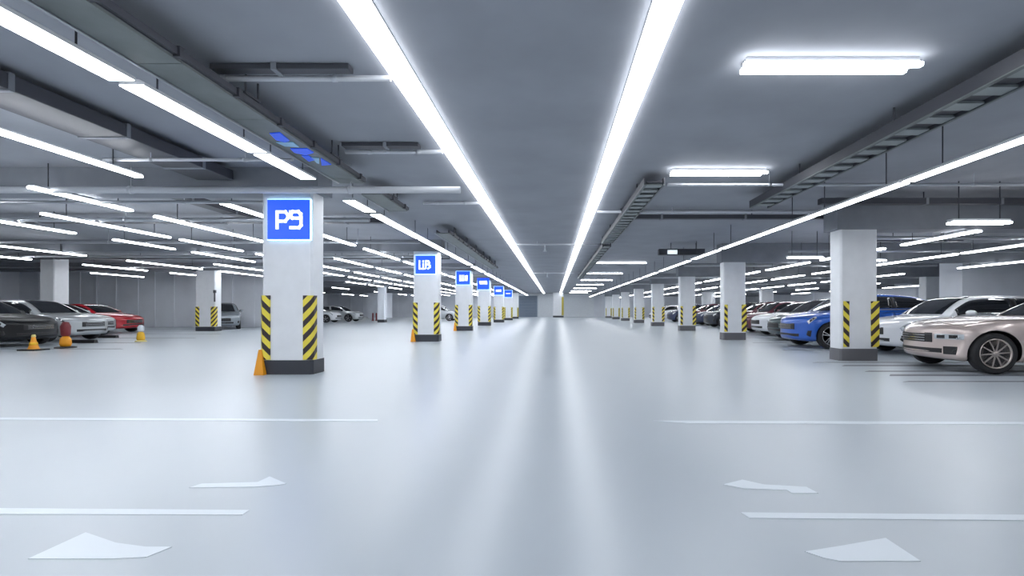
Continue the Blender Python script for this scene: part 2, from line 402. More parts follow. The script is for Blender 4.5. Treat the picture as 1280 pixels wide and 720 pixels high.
cross_light(2.1, 4.6, 38.0, 3.449, 'fifth crosswise ceiling light right of the aisle strips', False)
for k, y in enumerate((45.0, 52.5, 60.0, 66.0)):  # extra far fixtures added to brighten the far walls
    cross_light(2.1, 4.6, y, 3.449, '%s crosswise ceiling light right of the aisle strips, added fill far down' % ORD[k+5], False)
for k, x in enumerate((-13.0, -9.0, 10.0, 14.0, 20.0)):  # wall-wash lights added to brighten the end wall
    cross_light(x, x+3, 69.5, 3.449, 'far crosswise fill light added by the end wall, %s from the left' % ORD[k], False)
cross_light(7.4, 8.5, 8.9, 1.1+1.64, 'short hanging crosswise light above the beige car')
cross_light(9.8, 10.8, 15.6, 1.1+1.62, 'short hanging crosswise light above the car row behind the blue car', False)
cross_light(7.1, 8.2, 14.6, 1.1+1.60, 'short hanging crosswise light just right of the first right pillar top', False)

# ------------------------------------------------------------------ trunking, trays, pipes
def trunking(x0, x1, z0, z1, y0, y1, label, blue=False):
    t = empty('cable_trunking', ((x0+x1)/2, y0, z0)); tag(t, label, 'cable trunking', 'cable trunking left of the aisle')
    w = (x1-x0)/2; L = y1-y0; h = z1-z0
    b = MB()
    y = 0
    while y < L-.05:
        b.box(-w, y+.004, 0, w, min(L, y+1.2)-.004, h*.25); y += 1.2
    b.build('cover', M['tray'], t)
    MB().box(-w, 0, h*.25, -w+.02, L, h).build('side_rail', M['traydark'], t)
    MB().box(w-.02, 0, h*.25, w, L, h).build('side_rail', M['traydark'], t)
    # side angle bars with small clips
    b = MB().box(w+.002, 0, h*.3, w+.04, L, h*.9)
    y = .5
    while y < L: b.box(w, y, h*.1, w+.06, y+.05, h); y += .75
    b.build('angle_bar', M['traydark'], t)
    y = .7
    while y < L-.2:
        b = MB()
        for s in (-.1, .1): b.cyl((w+.03, y+s, h+.01), (w+.03, y+s, CEIL-z0-.002), .01, n=6)
        b.box(w+.015, y-.12, h, w+.045, y+.12, h+.025)
        b.build('hanger', M['traydark'], t); y += 1.9
    MB().cyl((-w-.04, 0, .01), (-w-.04, L, .01), .015, n=8).build('conduit', M['pipe'], t)
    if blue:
        # blue reflection on the cover underside, painted as flat colour: three torn looking patches
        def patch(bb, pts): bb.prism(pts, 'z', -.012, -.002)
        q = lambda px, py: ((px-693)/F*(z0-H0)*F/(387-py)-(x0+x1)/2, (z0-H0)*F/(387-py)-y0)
        for nm, mm, pts in (('blue_reflection','bluerefl',[q(337,166), q(350,165), q(362,175), q(356,177), q(345,174)]),
                ('blue_reflection','bluerefl',[q(363,185), q(384,185), q(392,190), q(382,193), q(368,190)]),
                ('blue_reflection','bluerefl',[q(377,194), q(386,194), q(394,199), q(386,201)]),
                ('blue_reflection','bluerefl',[q(401,197), q(414,205), q(402,206)]),
                ('pale_reflection','cyanrefl',[q(345,177), q(366,177), q(374,183), q(356,182)]),
                ('pale_reflection','cyanrefl',[q(389,196), q(399,197), q(399,204), q(396,203)])):
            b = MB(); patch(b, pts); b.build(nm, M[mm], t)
    return t
trunking(-3.56, -3.18, 3.2, 3.3, .5, 8.0, 'grey box trunking left of the aisle with painted blue reflections, nearest the camera', True)
trunking(-3.52, -3.16, 3.2, 3.3, 8.75, 10.3, 'short grey box trunking behind the first left beam end')
trunking(-3.30, -2.95, 3.22, 3.32, 13.4, 25, 'long grey box trunking farther along left of the aisle')

def ladder(x0, x1, z0, y0, y1, label, rung=.3, h=.12):
    t = empty('ladder_tray', ((x0+x1)/2, y0, z0)); tag(t, label, 'cable tray', 'ladder cable trays right of the aisle')
    w = (x1-x0)/2; L = y1-y0
    for a, e in ((-w, -w+.03), (w-.03, w)):
        rl = MB().box(a, 0, 0, e, L, h).build('side_rail', M['traydark'], t)
        MB().box(a-.001, 0, -.012, e+.02 if a < 0 else e, L, 0).build('rail_lip', M['tray'], rl)
    y = .08
    while y < L: MB().box(-w+.03, y, .005, w-.03, y+rung*.5, .03).build('rung', M['rungs'], t); y += rung
    MB().box(-w+.05, 0, .034, w-.05, L, .07).build('cable_bundle', M['traydark'], t)
    y = .8
    while y < L:
        for q in (-w+.015, w-.015): MB().cyl((q, y, h), (q, y, CEIL-z0-.002), .012, n=6).build('hanger', M['traydark'], t)
        y += 2.2
ladder(4.02, 4.42, 3.2, .5, 9.9, 'long ladder cable tray at upper right with grey rungs', .36, .14)
ladder(1.56, 1.93, 3.28, 8.35, 15.9, 'ladder cable tray beside the right aisle strip', .36, .12)
ladder(1.66, 1.96, 3.28, 16.6, 34, 'distant ladder cable tray continuing beside the right aisle strip', .8, .12)

def duct(x0, x1, y0, y1, z0, z1, label, m='traydark', flip=False):
    t = empty('metal_duct', (x0, y0, z0)); tag(t, label, 'duct', 'dark ceiling ducts')
    MB().box(0, 0, 0, x1-x0, y1-y0, z1-z0).build('channel', M[m], t, bevel=.01)
    L = y1-y0; W = x1-x0; fm = M['housing'] if m != 'traydark' else M['beam']; k = .6
    while k < max(L, W)-.1:
        if L > W: MB().box(-.012, k, -.012, W+.012, k+.05, z1-z0+.012).build('flange', fm, t)
        else: MB().box(k, -.012, -.012, k+.05, L+.012, z1-z0+.012).build('flange', fm, t)
        k += max(1.3, max(L, W)/7)
    for q in (.2, .8):
        hx, hy = (W*q, L/2) if W > L else (W/2, L*q)
        MB().cyl((hx, hy, z1-z0), (hx, hy, CEIL-z0-.002), .012, n=6).build('hanger', M['traydark'], t)
duct(-5.95, -5.35, 1.5, 8.0, 3.26, 3.42, 'dark lengthwise duct over the left bays, nearest the camera')
duct(-7.4, -7.1, 8.8, 11.7, 3.24, 3.36, 'dark lengthwise duct over the left bays behind the P9 pillar')
duct(-3.35, -2.0, 4.66, 4.78, 3.44, 3.495, 'short dark crosswise duct at top left below the ceiling')
duct(-3.05, -1.95, 6.86, 7.02, 3.44, 3.495, 'short dark crosswise duct above the second light gap')
duct(5.4, 16.0, 9.7, 9.85, 3.24, 3.36, 'dark crosswise duct above the beige car')
duct(1.95, 16.0, 11.5, 11.65, 3.28, 3.38, 'dark crosswise duct behind the first right pillar')
duct(-15.0, -4.3, 11.9, 12.1, 3.26, 3.38, 'dark crosswise duct behind the P9 pillar')
duct(-29.0, -4.5, 20.5, 20.7, 3.26, 3.38, 'dark crosswise duct above the red car')
duct(9.2, 11.6, 13.6, 13.85, 3.04, 3.16, 'dark crosswise duct over the blue car')

def pipe(p0, p1, r, label, m='pipe', sprinklers=(), group='ceiling pipes'):
    t = empty('ceiling_pipe', p0); tag(t, label, 'pipe', group)
    d = Vector(p1)-Vector(p0)
    MB().cyl((0,0,0), d, r, n=12).build('tube', M[m], t)
    n = max(2, int(d.length/3.5)); u = d.normalized()
    for k in range(n):
        q = u*(d.length*(k+.5)/n)
        MB().cyl(q-u*.03, q+u*.03, r*1.18, n=12).cyl(q+Vector((0,0,r)), (q.x, q.y, CEIL-p0[2]-.002), .006, n=6).build('hanger_clamp', M[m], t)
    for sx in sprinklers:
        b = MB().cyl((sx-p0[0],0,-r),(sx-p0[0],0,-r-.12),.02,n=8).cyl((sx-p0[0],0,-r-.12),(sx-p0[0],0,-r-.20),.035,n=10).cyl((sx-p0[0],0,-r-.2),(sx-p0[0],0,-r-.215),.07,n=12)
        b.build('sprinkler', M['white'], t)
pipe((-16,7.9,3.07),(-1.55,7.9,3.07),.055,'thick pale pipe crossing in front of the P9 pillar top','pipelight')
pipe((-14,8.72,3.05),(-4.3,8.72,3.05),.03,'thin pipe behind the P9 pillar top')
pipe((-3.9,4.86,3.44),(-1.66,4.86,3.44),.03,'pale crosswise conduit at top left','pipelight')
pipe((-6.2,6.6,3.16),(-3.6,6.6,3.16),.022,'thin pale conduit crossing the near left light row','pipelight')
pipe((-3.1,7.12,3.44),(-1.66,7.12,3.44),.03,'second pale crosswise conduit left of the aisle strip','pipelight')
pipe((-2.9,10.6,3.45),(-1.66,10.6,3.45),.03,'third pale crosswise conduit left of the aisle strip','pipelight')
pipe((1.98,8.45,3.3),(20,8.45,3.3),.028,'long thin crosswise conduit at right near the second twin-tube light')
pipe((1.0,11.2,3.38),(15,11.2,3.38),.028,'bright thin conduit crossing right of the aisle','pipelight')
pipe((-1.34,16.8,3.38),(1.6,16.8,3.38),.025,'thin sprinkler pipe between the aisle strips, nearer one','pipelight',(-.33,))
pipe((-1.34,30.0,3.38),(1.6,30.0,3.38),.03,'thin sprinkler pipe between the aisle strips, farther one','pipelight',(-.45,))
pipe((-30,10.9,3.14),(-4.2,10.9,3.14),.05,'thick crosswise pipe over the left bays, first behind the P9 pillar')
pipe((-30,14.3,3.1),(-4.0,14.3,3.1),.04,'crosswise pipe over the left bays, above the black car')
pipe((-32,18.3,3.12),(-4.0,18.3,3.12),.05,'crosswise pipe over the left bays, above the silver cars')
pipe((-32,22.9,3.12),(-3.8,22.9,3.12),.045,'crosswise pipe over the left bays, above the red car')
pipe((-16,28.5,3.12),(-3.8,28.5,3.12),.05,'crosswise pipe between the third and fourth left pillars')
pipe((-16,36.5,3.12),(-3.8,36.5,3.12),.05,'crosswise pipe between the fourth and fifth left pillars')
pipe((7.8,12.4,2.95),(27.5,12.4,2.95),.05,'crosswise pipe over the right bays above the white car')
pipe((7.6,15.6,3.0),(27.5,15.6,3.0),.04,'crosswise pipe over the right bays above the blue car')
pipe((5.6,20.7,3.0),(16.5,20.7,3.0),.05,'crosswise pipe behind the second right pillar')
pipe((5.6,28.5,3.0),(24,28.5,3.0),.05,'crosswise pipe behind the third right pillar')
pipe((5.6,35.5,3.0),(24,35.5,3.0),.05,'crosswise pipe behind the fourth right pillar')

# camera dome/speaker unit seen below the ceiling right of the aisle
t = empty('exit_lamp_box', (4.2, 17.2, 3.06)); tag(t, 'small dark box with a white lamp hanging right of the aisle above the second pillar', 'lamp box')
MB().box(-.45, 0, 0, 1.2, .2, .22).build('case', M['traydark'], t, bevel=.02)
MB().box(-.15, -.03, .03, .2, -.002, .17).build('lamp', M['signtext'], t, bevel=.01)
MB().cyl((0,.1,.22),(0,.1,CEIL-3.06),.012,n=6).build('hanger', M['traydark'], t)
MB().cyl((.9,.1,.22),(.9,.1,CEIL-3.062),.012,n=6).build('hanger', M['traydark'], t)

# ------------------------------------------------------------------ floor paint
def fp(px, py): 
    Y = H0*F/(py-387); return ((px-693)/F*Y, Y)
def decal(name, pts, m, label, cat, group=None, world=False, z=.003):
    P = pts if world else [fp(*p) for p in pts]
    b = MB(); b.prism(P, 'z', .0005, z); o = b.build(name, m); tag(o, label, cat, group); return o
decal('painted_arrow', [(35,699),(107,666),(145,679),(182,684),(215,684),(183,697),(140,699)], M['white'], 'large white arrow head on the floor at bottom left', 'floor arrow')
decal('painted_arrow', [(236,610),(252,605),(322,603),(337,596),(358,605),(345,607),(318,609)], M['white'], 'slim white arrow on the floor left, above the thick white line', 'floor arrow')
decal('painted_arrow', [(1006,690),(1050,683),(1107,673),(1151,702),(1050,702),(1030,698)], M['white'], 'large white arrow head on the floor at bottom right', 'floor arrow')
decal('painted_arrow', [(904,606),(928,600),(955,606),(1008,609),(1023,617),(990,617),(984,613),(930,611)], M['white'], 'slim white arrow on the floor right, above the thick white line', 'floor arrow')
decal('painted_line', [(-360,633),(312,638),(303,644),(-360,642)], M['white'], 'thick white line across the floor at lower left', 'floor line')
decal('painted_line', [(926,641),(1640,647),(1640,654),(937,648)], M['white'], 'thick white line across the floor at lower right', 'floor line')
decal('painted_line', [(-700,519),(472,524.5),(472,527),(-700,522)], M['white'], 'thin white line across the floor at left', 'floor line')
decal('painted_line', [(815,526),(1900,530),(1900,533),(860,529.5)], M['white'], 'thin white line across the floor at right', 'floor line')
for k, (y, w, x0, x1) in enumerate([(9.95,.10,5.35,11),(9.35,.16,5.6,11),(8.5,.12,5.5,11),(7.95,.2,5.55,11),(7.3,.08,5.3,11)]):
    decal('painted_bay_stripe', [(x0,y),(x1,y),(x1,y+w),(x0+.15,y+w)], M['darkline'],
          'dark stripe painted on the bay floor, %s from the front beside the beige car' % ORD[4-k], 'floor stripe', 'dark bay stripes', world=True)
for k, (y, x0, x1) in enumerate([(12.95,6.2,12),(15.9,6.6,12),(18.7,7.2,13)]):
    decal('painted_bay_line', [(x0,y),(x1,y),(x1,y+.12),(x0,y+.12)], M['darkline'],
          'dark line between parking bays on the right, %s behind the first pillar' % ORD[k], 'floor stripe', 'right bay lines', world=True)
for k, (y, x0, x1) in enumerate([(13.35,-20,-12.0),(15.8,-24,-13.6),(18.5,-26,-13.8),(21.6,-28,-15.0),(26.4,-24,-14.6)]):
    decal('painted_bay_line', [(x0,y),(x1,y),(x1-.2,y+.14),(x0,y+.14)], M['darkline'],
          'dark line between parking bays on the left, %s from the camera' % ORD[k], 'floor stripe', 'left bay lines', world=True)

# ------------------------------------------------------------------ cars
_PC = {}
def pchip(xs, ys, x):
    key = (tuple(xs), tuple(ys)); c = _PC.get(key)
    if c is None:
        xs = list(map(float, xs)); ys = list(map(float, ys)); n = len(xs)
        h = [xs[i+1]-xs[i] for i in range(n-1)]; d = [(ys[i+1]-ys[i])/h[i] for i in range(n-1)]; m = [0.0]*n
        for i in range(1, n-1):
            if d[i-1]*d[i] > 0:
                w1 = 2*h[i]+h[i-1]; w2 = h[i]+2*h[i-1]; m[i] = (w1+w2)/(w1/d[i-1]+w2/d[i])
        m[0] = d[0]; m[-1] = d[-1]; c = _PC[key] = (xs, ys, h, m)
    xs, ys, h, m = c
    k = min(max(bisect.bisect_left(xs, x)-1, 0), len(xs)-2)
    t = (x-xs[k])/h[k]; t2 = t*t; t3 = t2*t
    return (2*t3-3*t2+1)*ys[k]+(t3-2*t2+t)*h[k]*m[k]+(-2*t3+3*t2)*ys[k+1]+(t3-t2)*h[k]*m[k+1]

TYPES = {
 'sedan': dict(L=4.75, W=1.82, H=1.43,
   top=[(0,.645),(.008,.70),(.025,.755),(.06,.82),(.12,.875),(.20,.92),(.28,.94),(.45,.95),(.65,.97),(.78,1.0),(.90,1.0),(.97,.95),(.992,.86),(1,.78)],
   roof=[(.265,.93),(.33,1.17),(.41,1.375),(.47,1.42),(.55,1.43),(.66,1.38),(.75,1.22),(.84,1.0)], xb=.43, xc=.66, fw=.195, rw=.795, r=.335),
 'coupe': dict(L=4.45, W=1.84, H=1.36,
   top=[(0,.60),(.01,.66),(.03,.72),(.07,.78),(.13,.835),(.22,.89),(.31,.93),(.45,.94),(.65,.97),(.78,1.0),(.90,1.0),(.97,.95),(.992,.86),(1,.78)],
   roof=[(.29,.92),(.36,1.12),(.45,1.30),(.52,1.355),(.58,1.36),(.70,1.29),(.80,1.14),(.90,1.0)], xb=.47, xc=.66, fw=.205, rw=.80, r=.34),
 'grand': dict(L=5.05, W=1.88, H=1.37,
   top=[(0,.66),(.008,.715),(.025,.77),(.06,.83),(.11,.88),(.18,.92),(.28,.94),(.40,.95),(.65,.97),(.78,1.0),(.90,1.0),(.97,.95),(.992,.86),(1,.78)],
   roof=[(.385,.94),(.44,1.13),(.51,1.31),(.56,1.36),(.62,1.37),(.72,1.31),(.82,1.15),(.92,1.0)], bow=.34, xb=.525, xc=.70, fw=.156, rw=.80, r=.35),
 'suv': dict(L=4.4, W=1.86, H=1.53,
   top=[(0,.68),(.008,.76),(.025,.83),(.06,.89),(.12,.95),(.20,1.0),(.27,1.03),(.45,1.04),(.65,1.06),(.80,1.09),(.92,1.12),(.975,1.10),(.993,1.02),(1,.92)],
   roof=[(.245,1.02),(.31,1.24),(.38,1.44),(.45,1.51),(.55,1.53),(.72,1.49),(.84,1.36),(.95,1.12)], xb=.41, xc=.78, fw=.195, rw=.80, r=.36),
 'hatch': dict(L=4.2, W=1.78, H=1.48,
   top=[(0,.60),(.008,.68),(.025,.75),(.06,.82),(.12,.88),(.20,.93),(.27,.96),(.45,.98),(.65,1.0),(.80,1.02),(.92,1.05),(.975,1.03),(.993,.96),(1,.88)],
   roof=[(.245,.95),(.31,1.17),(.38,1.38),(.45,1.46),(.55,1.48),(.72,1.44),(.84,1.32),(.95,1.05)], xb=.40, xc=.78, fw=.195, rw=.80, r=.33),
}
VY = [0,.5,.84,.945,.98,1.0,.992,.965,.90,.78,.5,0]
VZ = [0,0,.01,.09,.3,.52,.72,.86,.95,1.0,1.03,1.045]
VT = [0,.12,.22,.28,.38,.48,.57,.65,.72,.79,.89,1]

TYPES['saloon'] = dict(TYPES['sedan'], L=5.2, roof=[(.25,.93),(.31,1.17),(.385,1.375),(.45,1.415),(.54,1.43),(.68,1.40),(.78,1.24),(.87,1.0)], xb=.41, xc=.70, fw=.18, rw=.80)
class Car:
    def __init__(s, kind):
        s.p = TYPES[kind]; s.L = s.p['L']; s.hw = s.p['W']/2
    def top(s, u): return pchip(*zip(*s.p['top']), u)
    def bot(s, u): return pchip([0,.008,.03,.07,.5,.94,.98,1],[.36,.28,.22,.195,.19,.22,.30,.44], u)
    def wid(s, u):
        base = pchip([0,.01,.03,.07,.13,.2,.3,.5,.75,.82,.9,.96,.99,1],[.80,.855,.90,.945,.975,1.0,.985,.985,.985,1.0,.985,.95,.90,.84], u)
        return base*s.hw
    def bow(s, u): return s.p.get('bow', .26)*np.exp(-(u*s.L)/.5), -.16*np.exp(-((1-u)*s.L)/.5)
    def body(s, u, v, side=1):
        """v 0..1 underside centre to top centre"""
        yk = pchip(VT, VY, v); zk = pchip(VT, VZ, v)
        w = s.wid(u)*yk; zt = s.top(u); zb = s.bot(u)
        f, r = s.bow(u)
        q = np.abs(yk)**2.6
        return np.array([u*s.L+(f+r)*q, side*w, zb+(zt-zb)*zk])
    def cab(s, u, v, side=1):
        """v 0..1 beltline to roof centre"""
        us, zs = zip(*s.p['roof']); ub = np.clip(u, us[0], us[-1])
        zr = float(pchip(us, zs, ub)); z0 = float(s.body(u, .79)[2])-.03
        zc = float(s.body(u, 1.0)[2])
        hgt = max(zr-z0, .0)
        wb = float(s.wid(u))*.915
        # taper in plan towards the tail
        wt = wb-.36*hgt-.02
        vy = [wb, wb-.10*hgt, wb-.24*hgt, wt, wt-.05, wt-.13, wt*.55, 0]
        vz = [0, .36, .70, .90, .965, .99, 1.015, 1.03]
        vt = [0, .17, .34, .46, .52, .58, .78, 1]
        y = float(pchip(vt, vy, v)); z = z0+hgt*float(pchip(vt, vz, v))
        # windscreen bulges forward in the middle, rear glass backward
        k = (1-(y/wb)**2) if wb else 0
        fr = max(0, 1-(u-us[0])/.12); re = max(0, 1-(us[-1]-u)/.12)
        return np.array([u*s.L-.10*k*fr+.07*k*re, side*y, z])

def patch(fn, u0, u1, v0, v1, side, nu, nv, off=.004, m=None, name='panel', parent=None, quad=None):
    """a raised plate lying on the surface fn over a range of its u and v, its rim turned in"""
    us = np.linspace(u0, u1, nu); vs = np.linspace(v0, v1, nv)
    e = 1e-3
    def pt(i, j, o):
        u, v = us[i], vs[j]
        if quad: u, v = quad(i/(nu-1), j/(nv-1))
        P = fn(u, v, side); du = fn(u+e, v, side)-fn(u-e, v, side); dv = fn(u, min(v+e, 1), side)-fn(u, v-e, side)
        n = np.cross(du, dv); L = np.linalg.norm(n)
        n = n/L if L > 1e-12 else np.array([0, side, 0.])
        c = np.array([P[0], 0, .6]); 
        if np.dot(n, P-np.array([min(max(P[0], 1.2), 3.2), 0, .6])) < 0: n = -n
        return tuple(P+n*o)
    b = MB(); G = [[pt(i, j, off) for j in range(nv)] for i in range(nu)]
    R = [[pt(i, j, -.012) for j in range(nv)] for i in range(nu)]
    V = b.grid(G)
    rim = [(i, 0) for i in range(nu)]+[(nu-1, j) for j in range(1, nv)]+[(i, nv-1) for i in range(nu-2, -1, -1)]+[(0, j) for j in range(nv-2, 0, -1)]
    lo = [b.b.verts.new(R[i][j]) for i, j in rim]; n = len(rim)
    for k in range(n):
        a, c = rim[k], rim[(k+1)%n]
        b.b.faces.new((V[a[0]][a[1]], V[c[0]][c[1]], lo[(k+1)%n], lo[k]))
    return b.build(name, m, parent)

def cut_wells(o, c, s):
    b = MB(); R = c.p['r']+.042
    for u in (c.p['fw'], c.p['rw']):
        for sd in (-1, 1):
            y0, y1 = sorted((sd*(s-.30), sd*(s+.25)))
            b.cyl((u*c.L, y0, c.p['r']), (u*c.L, y1, c.p['r']), R, n=40, smooth=False)
    k = b.build('wheel_well_cutter', M['black'], o.parent)
    bpy.context.view_layer.update()
    md = o.modifiers.new('wells', 'BOOLEAN'); md.operation = 'DIFFERENCE'; md.object = k; md.solver = 'EXACT'
    try: md.material_mode = 'TRANSFER'
    except Exception: pass
    dg = bpy.context.evaluated_depsgraph_get(); dg.update()
    me = bpy.data.meshes.new_from_object(o.evaluated_get(dg), depsgraph=dg)
    o.modifiers.clear(); o.data = me
    bpy.data.objects.remove(k)

def wheel(parent, x, y, r, side, rimmat, style, n):
    w = empty('wheel', (x, y, r)); w.parent = parent
    t = .105
    pr = [(r*.66,-t*.8),(r*.80,-t),(r*.93,-t),(r*.985,-t*.78),(r,-t*.4),(r,t*.4),(r*.985,t*.78),(r*.93,t),(r*.80,t),(r*.66,t*.8)]
    b = MB(); b.lathe(pr+[pr[0]] if False else pr, n); tag(b.build('tyre', M['rubber'], w), 'black rubber tyre')
    o = side  # outward direction
    b = MB(); ro = r*.72
    b.lathe([(ro*.90, o*t*.30),(ro*.93,o*t*.95),(ro,o*t*1.04),(ro*1.0,o*t*.80)], n)
    def spoke(a, w0, w1, r0=.12, r1=.93):
        ca, sa = math.cos(a), math.sin(a)
        def P(rr, wd, yy): return (rr*ro*ca-wd*sa, yy, rr*ro*sa+wd*ca)
        vs = [b.b.verts.new(P(*q)) for q in ((r0,-w0,o*t*.93),(r0,w0,o*t*.93),(r1,w1,o*t*.93),(r1,-w1,o*t*.93),(r0,-w0,o*t*.65),(r0,w0,o*t*.65),(r1,w1,o*t*.65),(r1,-w1,o*t*.65))]
        for f in ((0,1,2,3),(7,6,5,4),(0,4,5,1),(1,5,6,2),(2,6,7,3),(3,7,4,0)): b.b.faces.new([vs[i] for i in f])
    if style == 'multi':
        for k in range(10): spoke(2*math.pi*k/10+.1, .014, .010)
    elif style == 'split':
        for k in range(5):
            a = 2*math.pi*k/5+.3
            spoke(a-.17, .013, .013); spoke(a+.17, .013, .013)
    else:
        for k in range(5): spoke(2*math.pi*k/5+math.pi/2, .022, .036)
    b.lathe([(.001,o*t*1.0),(ro*.15,o*t*.98),(ro*.19,o*t*.6)], 16)
    b.build('rim', rimmat, w)
    b = MB(); b.lathe([(.001,o*t*.28),(ro*.91,o*t*.28),(ro*.93,o*t*.2)], n); b.build('brake_disc', M['black'], w)
    return w

def car(kind, px, Y, color, label, facing=-1, yaw=0, style='five', rim='rim', lod=0, group=None, dims=None, name='car'):
    """px: pixel column of the nose's outer edge, Y: distance of its near side"""
    c = Car(kind); 
    X = (px-693)/F*(Y+.75)
    hw = c.hw
    t = empty('car', (X, Y+hw, .004), yaw+(0 if facing < 0 else math.pi))
    tag(t, label, 'car', group)
    P = PAINT[color]; nu, nv = ((72, 40), (44, 24), (30, 18))[lod]
    # body shell
    uu = np.concatenate([np.linspace(0, .1, nu//4, endpoint=False), np.linspace(.1, .92, nu//2, endpoint=False), np.linspace(.92, 1, nu//4)])
    vv = np.linspace(0, 1, nv)
    b = MB(); rows = []
    for u in uu:
        a = [tuple(c.body(u, v, 1)) for v in vv]; bb = [tuple(c.body(u, v, -1)) for v in vv[1:-1]][::-1]
        rows.append([b.b.verts.new(p) for p in a+bb])
    n = len(rows[0])
    for i in range(len(rows)-1):
        for j in range(n):
            f = b.b.faces.new((rows[i][j], rows[i+1][j], rows[i+1][(j+1)%n], rows[i][(j+1)%n])); f.smooth = True
    for rr, u in ((rows[0], 0.0), (rows[-1], 1.0)):
        # close each end with a bowed face joining left and right halves
        A = rr[:nv]; B = [rr[0]]+rr[nv:][::-1]+[rr[nv-1]]
        f0 = c.bow(u)[0]+c.bow(u)[1]; ww = c.wid(u); NC = 12; prev = None
        for j in range(nv):
            if A[j] is B[j]: col = [A[j]]
            else:
                col = [A[j]]
                for q in range(1, NC):
                    yy = A[j].co.y*(1-2*q/NC); xx = u*c.L+f0*abs(yy/ww)**2.6
                    zz = A[j].co.z
                    col.append(b.b.verts.new((xx, yy, zz)))
                col.append(B[j])
            if prev:
                if len(prev) == 1 and len(col) > 1:
                    for q in range(NC): b.b.faces.new((prev[0], col[q], col[q+1])).smooth = True
                elif len(col) == 1 and len(prev) > 1:
                    for q in range(NC): b.b.faces.new((prev[q], prev[q+1], col[0])).smooth = True
                elif len(col) > 1:
                    for q in range(NC): b.b.faces.new((prev[q], prev[q+1], col[q+1], col[q])).smooth = True
            prev = col
    body = b.build('body', P, t); cut_wells(body, c, hw)
    # cabin
    us = [q[0] for q in c.p['roof']]; nu2, nv2 = ((44, 22), (26, 14), (18, 10))[lod]
    b = MB(); G = []
    for u in np.linspace(us[0], us[-1], nu2):
        G.append([tuple(c.cab(u, v, 1)) for v in np.linspace(0, 1, nv2)]+[tuple(c.cab(u, v, -1)) for v in np.linspace(1, 0, nv2)[1:]])
    b.grid(G); b.build('roof_shell', P, t)
    xb, xc = c.p['xb'], c.p['xc']; u0, u1 = us[0], us[-1]
    # the glass areas
    def both(fn, ua, ub, v0, nname, m, off):
        # full-width plate: made from the two halves as one mesh
        nu3, nv3 = (12, 12) if lod < 2 else (7, 7)
        b = MB(); G = []
        for i in range(nu3):
            u = ua+(ub-ua)*i/(nu3-1); row = []
            for j in range(2*nv3-1):
                s = 1 if j < nv3 else -1; k = j if j < nv3 else 2*nv3-2-j
                v = v0+(1-v0)*k/(nv3-1)
                p = fn(u, v, s); row.append((p[0]+off[0], p[1], p[2]+off[1]))
            G.append(row)
        b.grid(G)
        return b.build(nname, m, t)
    both(c.cab, u0+.012, xb-.005, .60, 'windshield', M['glass'], (-.008, .008))
    both(c.cab, xc+.005, u1-.012, .60, 'rear_window', M['glass'], (.008, .008))
    both(c.body, .055, us[0]-.012, .765, 'hood', P, (-.002, .006))
    mid = .5*(xb+xc)+.01
    for sd in (1, -1):
        wins = [(u0+.045, mid-.012), (mid+.012, xc+.06 if kind != 'coupe' else xc+.05)]
        if kind in ('suv', 'hatch', 'sedan'): wins.append((xc+.07, u1-.035))
        for a, e in wins:
            patch(c.cab, a, e, .10, .44, sd, 14 if lod < 2 else 7, 6, .005, M['glass'], 'side_window', t)
        if lod < 2:
            patch(c.cab, mid-.011, mid+.011, .10, .44, sd, 3, 6, .003, M['black'], 'door_pillar', t)
            patch(c.cab, u0+.02, u1-.03, .055, .085, sd, 20, 3, .007, M['chrome'] if color != 'black' else M['black'], 'window_trim', t)
            wf, wr = c.p['fw']*c.L, c.p['rw']*c.L; rr = c.p['r']+.07
            d0 = max((wf+rr)/c.L+.015, u0+.02); dm = mid; d1 = (wr-rr)/c.L+.03
            for a, e in ((d0, dm-.0025), (dm+.0025, d1)):
                dr = patch(c.body, a, e, .30, .745, sd, 14, 14, .004, P, 'door', t)
                hx, hz = (e-.045)*c.L, float(c.body(e-.04, .62)[2])
                y = float(c.body(e-.04, .62)[1])
                MB().box(hx-.09, sd*(y+.010), hz-.014, hx+.09, sd*(y+.034), hz+.014).build('door_handle', M['chrome'], dr, bevel=.006)
            patch(c.body, d0-.01, d1+.01, .245, .285, sd, 14, 3, .012, M['black'], 'side_sill', t)
        # lamps
        hl = dict(sedan=(.006,.098,.60,.71), saloon=(.006,.098,.60,.71), grand=(.002,.082,.62,.735), coupe=(.02,.11,.62,.70), suv=(.015,.09,.63,.72), hatch=(.015,.10,.62,.72))[kind]
        def hq(a, bq, hl=hl):
            u = hl[0]+(hl[1]-hl[0])*a; mid_v = hl[2]+(hl[3]-hl[2])*(.25+.75*a*.9)
            return u, mid_v-(hl[3]-hl[2])*.5*(1-.55*a)+(hl[3]-hl[2])*(1-.55*a)*bq
        if kind != 'grand': h = patch(c.body, 0, 1, 0, 1, sd, 12, 6, .006, M['lens'], 'headlight', t, quad=hq)
        if lod == 0 and kind != 'grand':
            def hb(a, bq): 
                u, v = hq(.18+.28*a, .2+.5*bq); return u, v
            patch(c.body, 0, 1, 0, 1, sd, 6, 4, .010, M['black'], 'lamp_cell', h, quad=hb)
            def hb2(a, bq): 
                u, v = hq(.55+.2*a, .25+.5*bq); return u, v
            patch(c.body, 0, 1, 0, 1, sd, 6, 4, .010, M['black'], 'lamp_cell', h, quad=hb2)
        patch(c.body, .93, .988, .60, .70, sd, 7, 5, .006, M['red'], 'taillight', t)
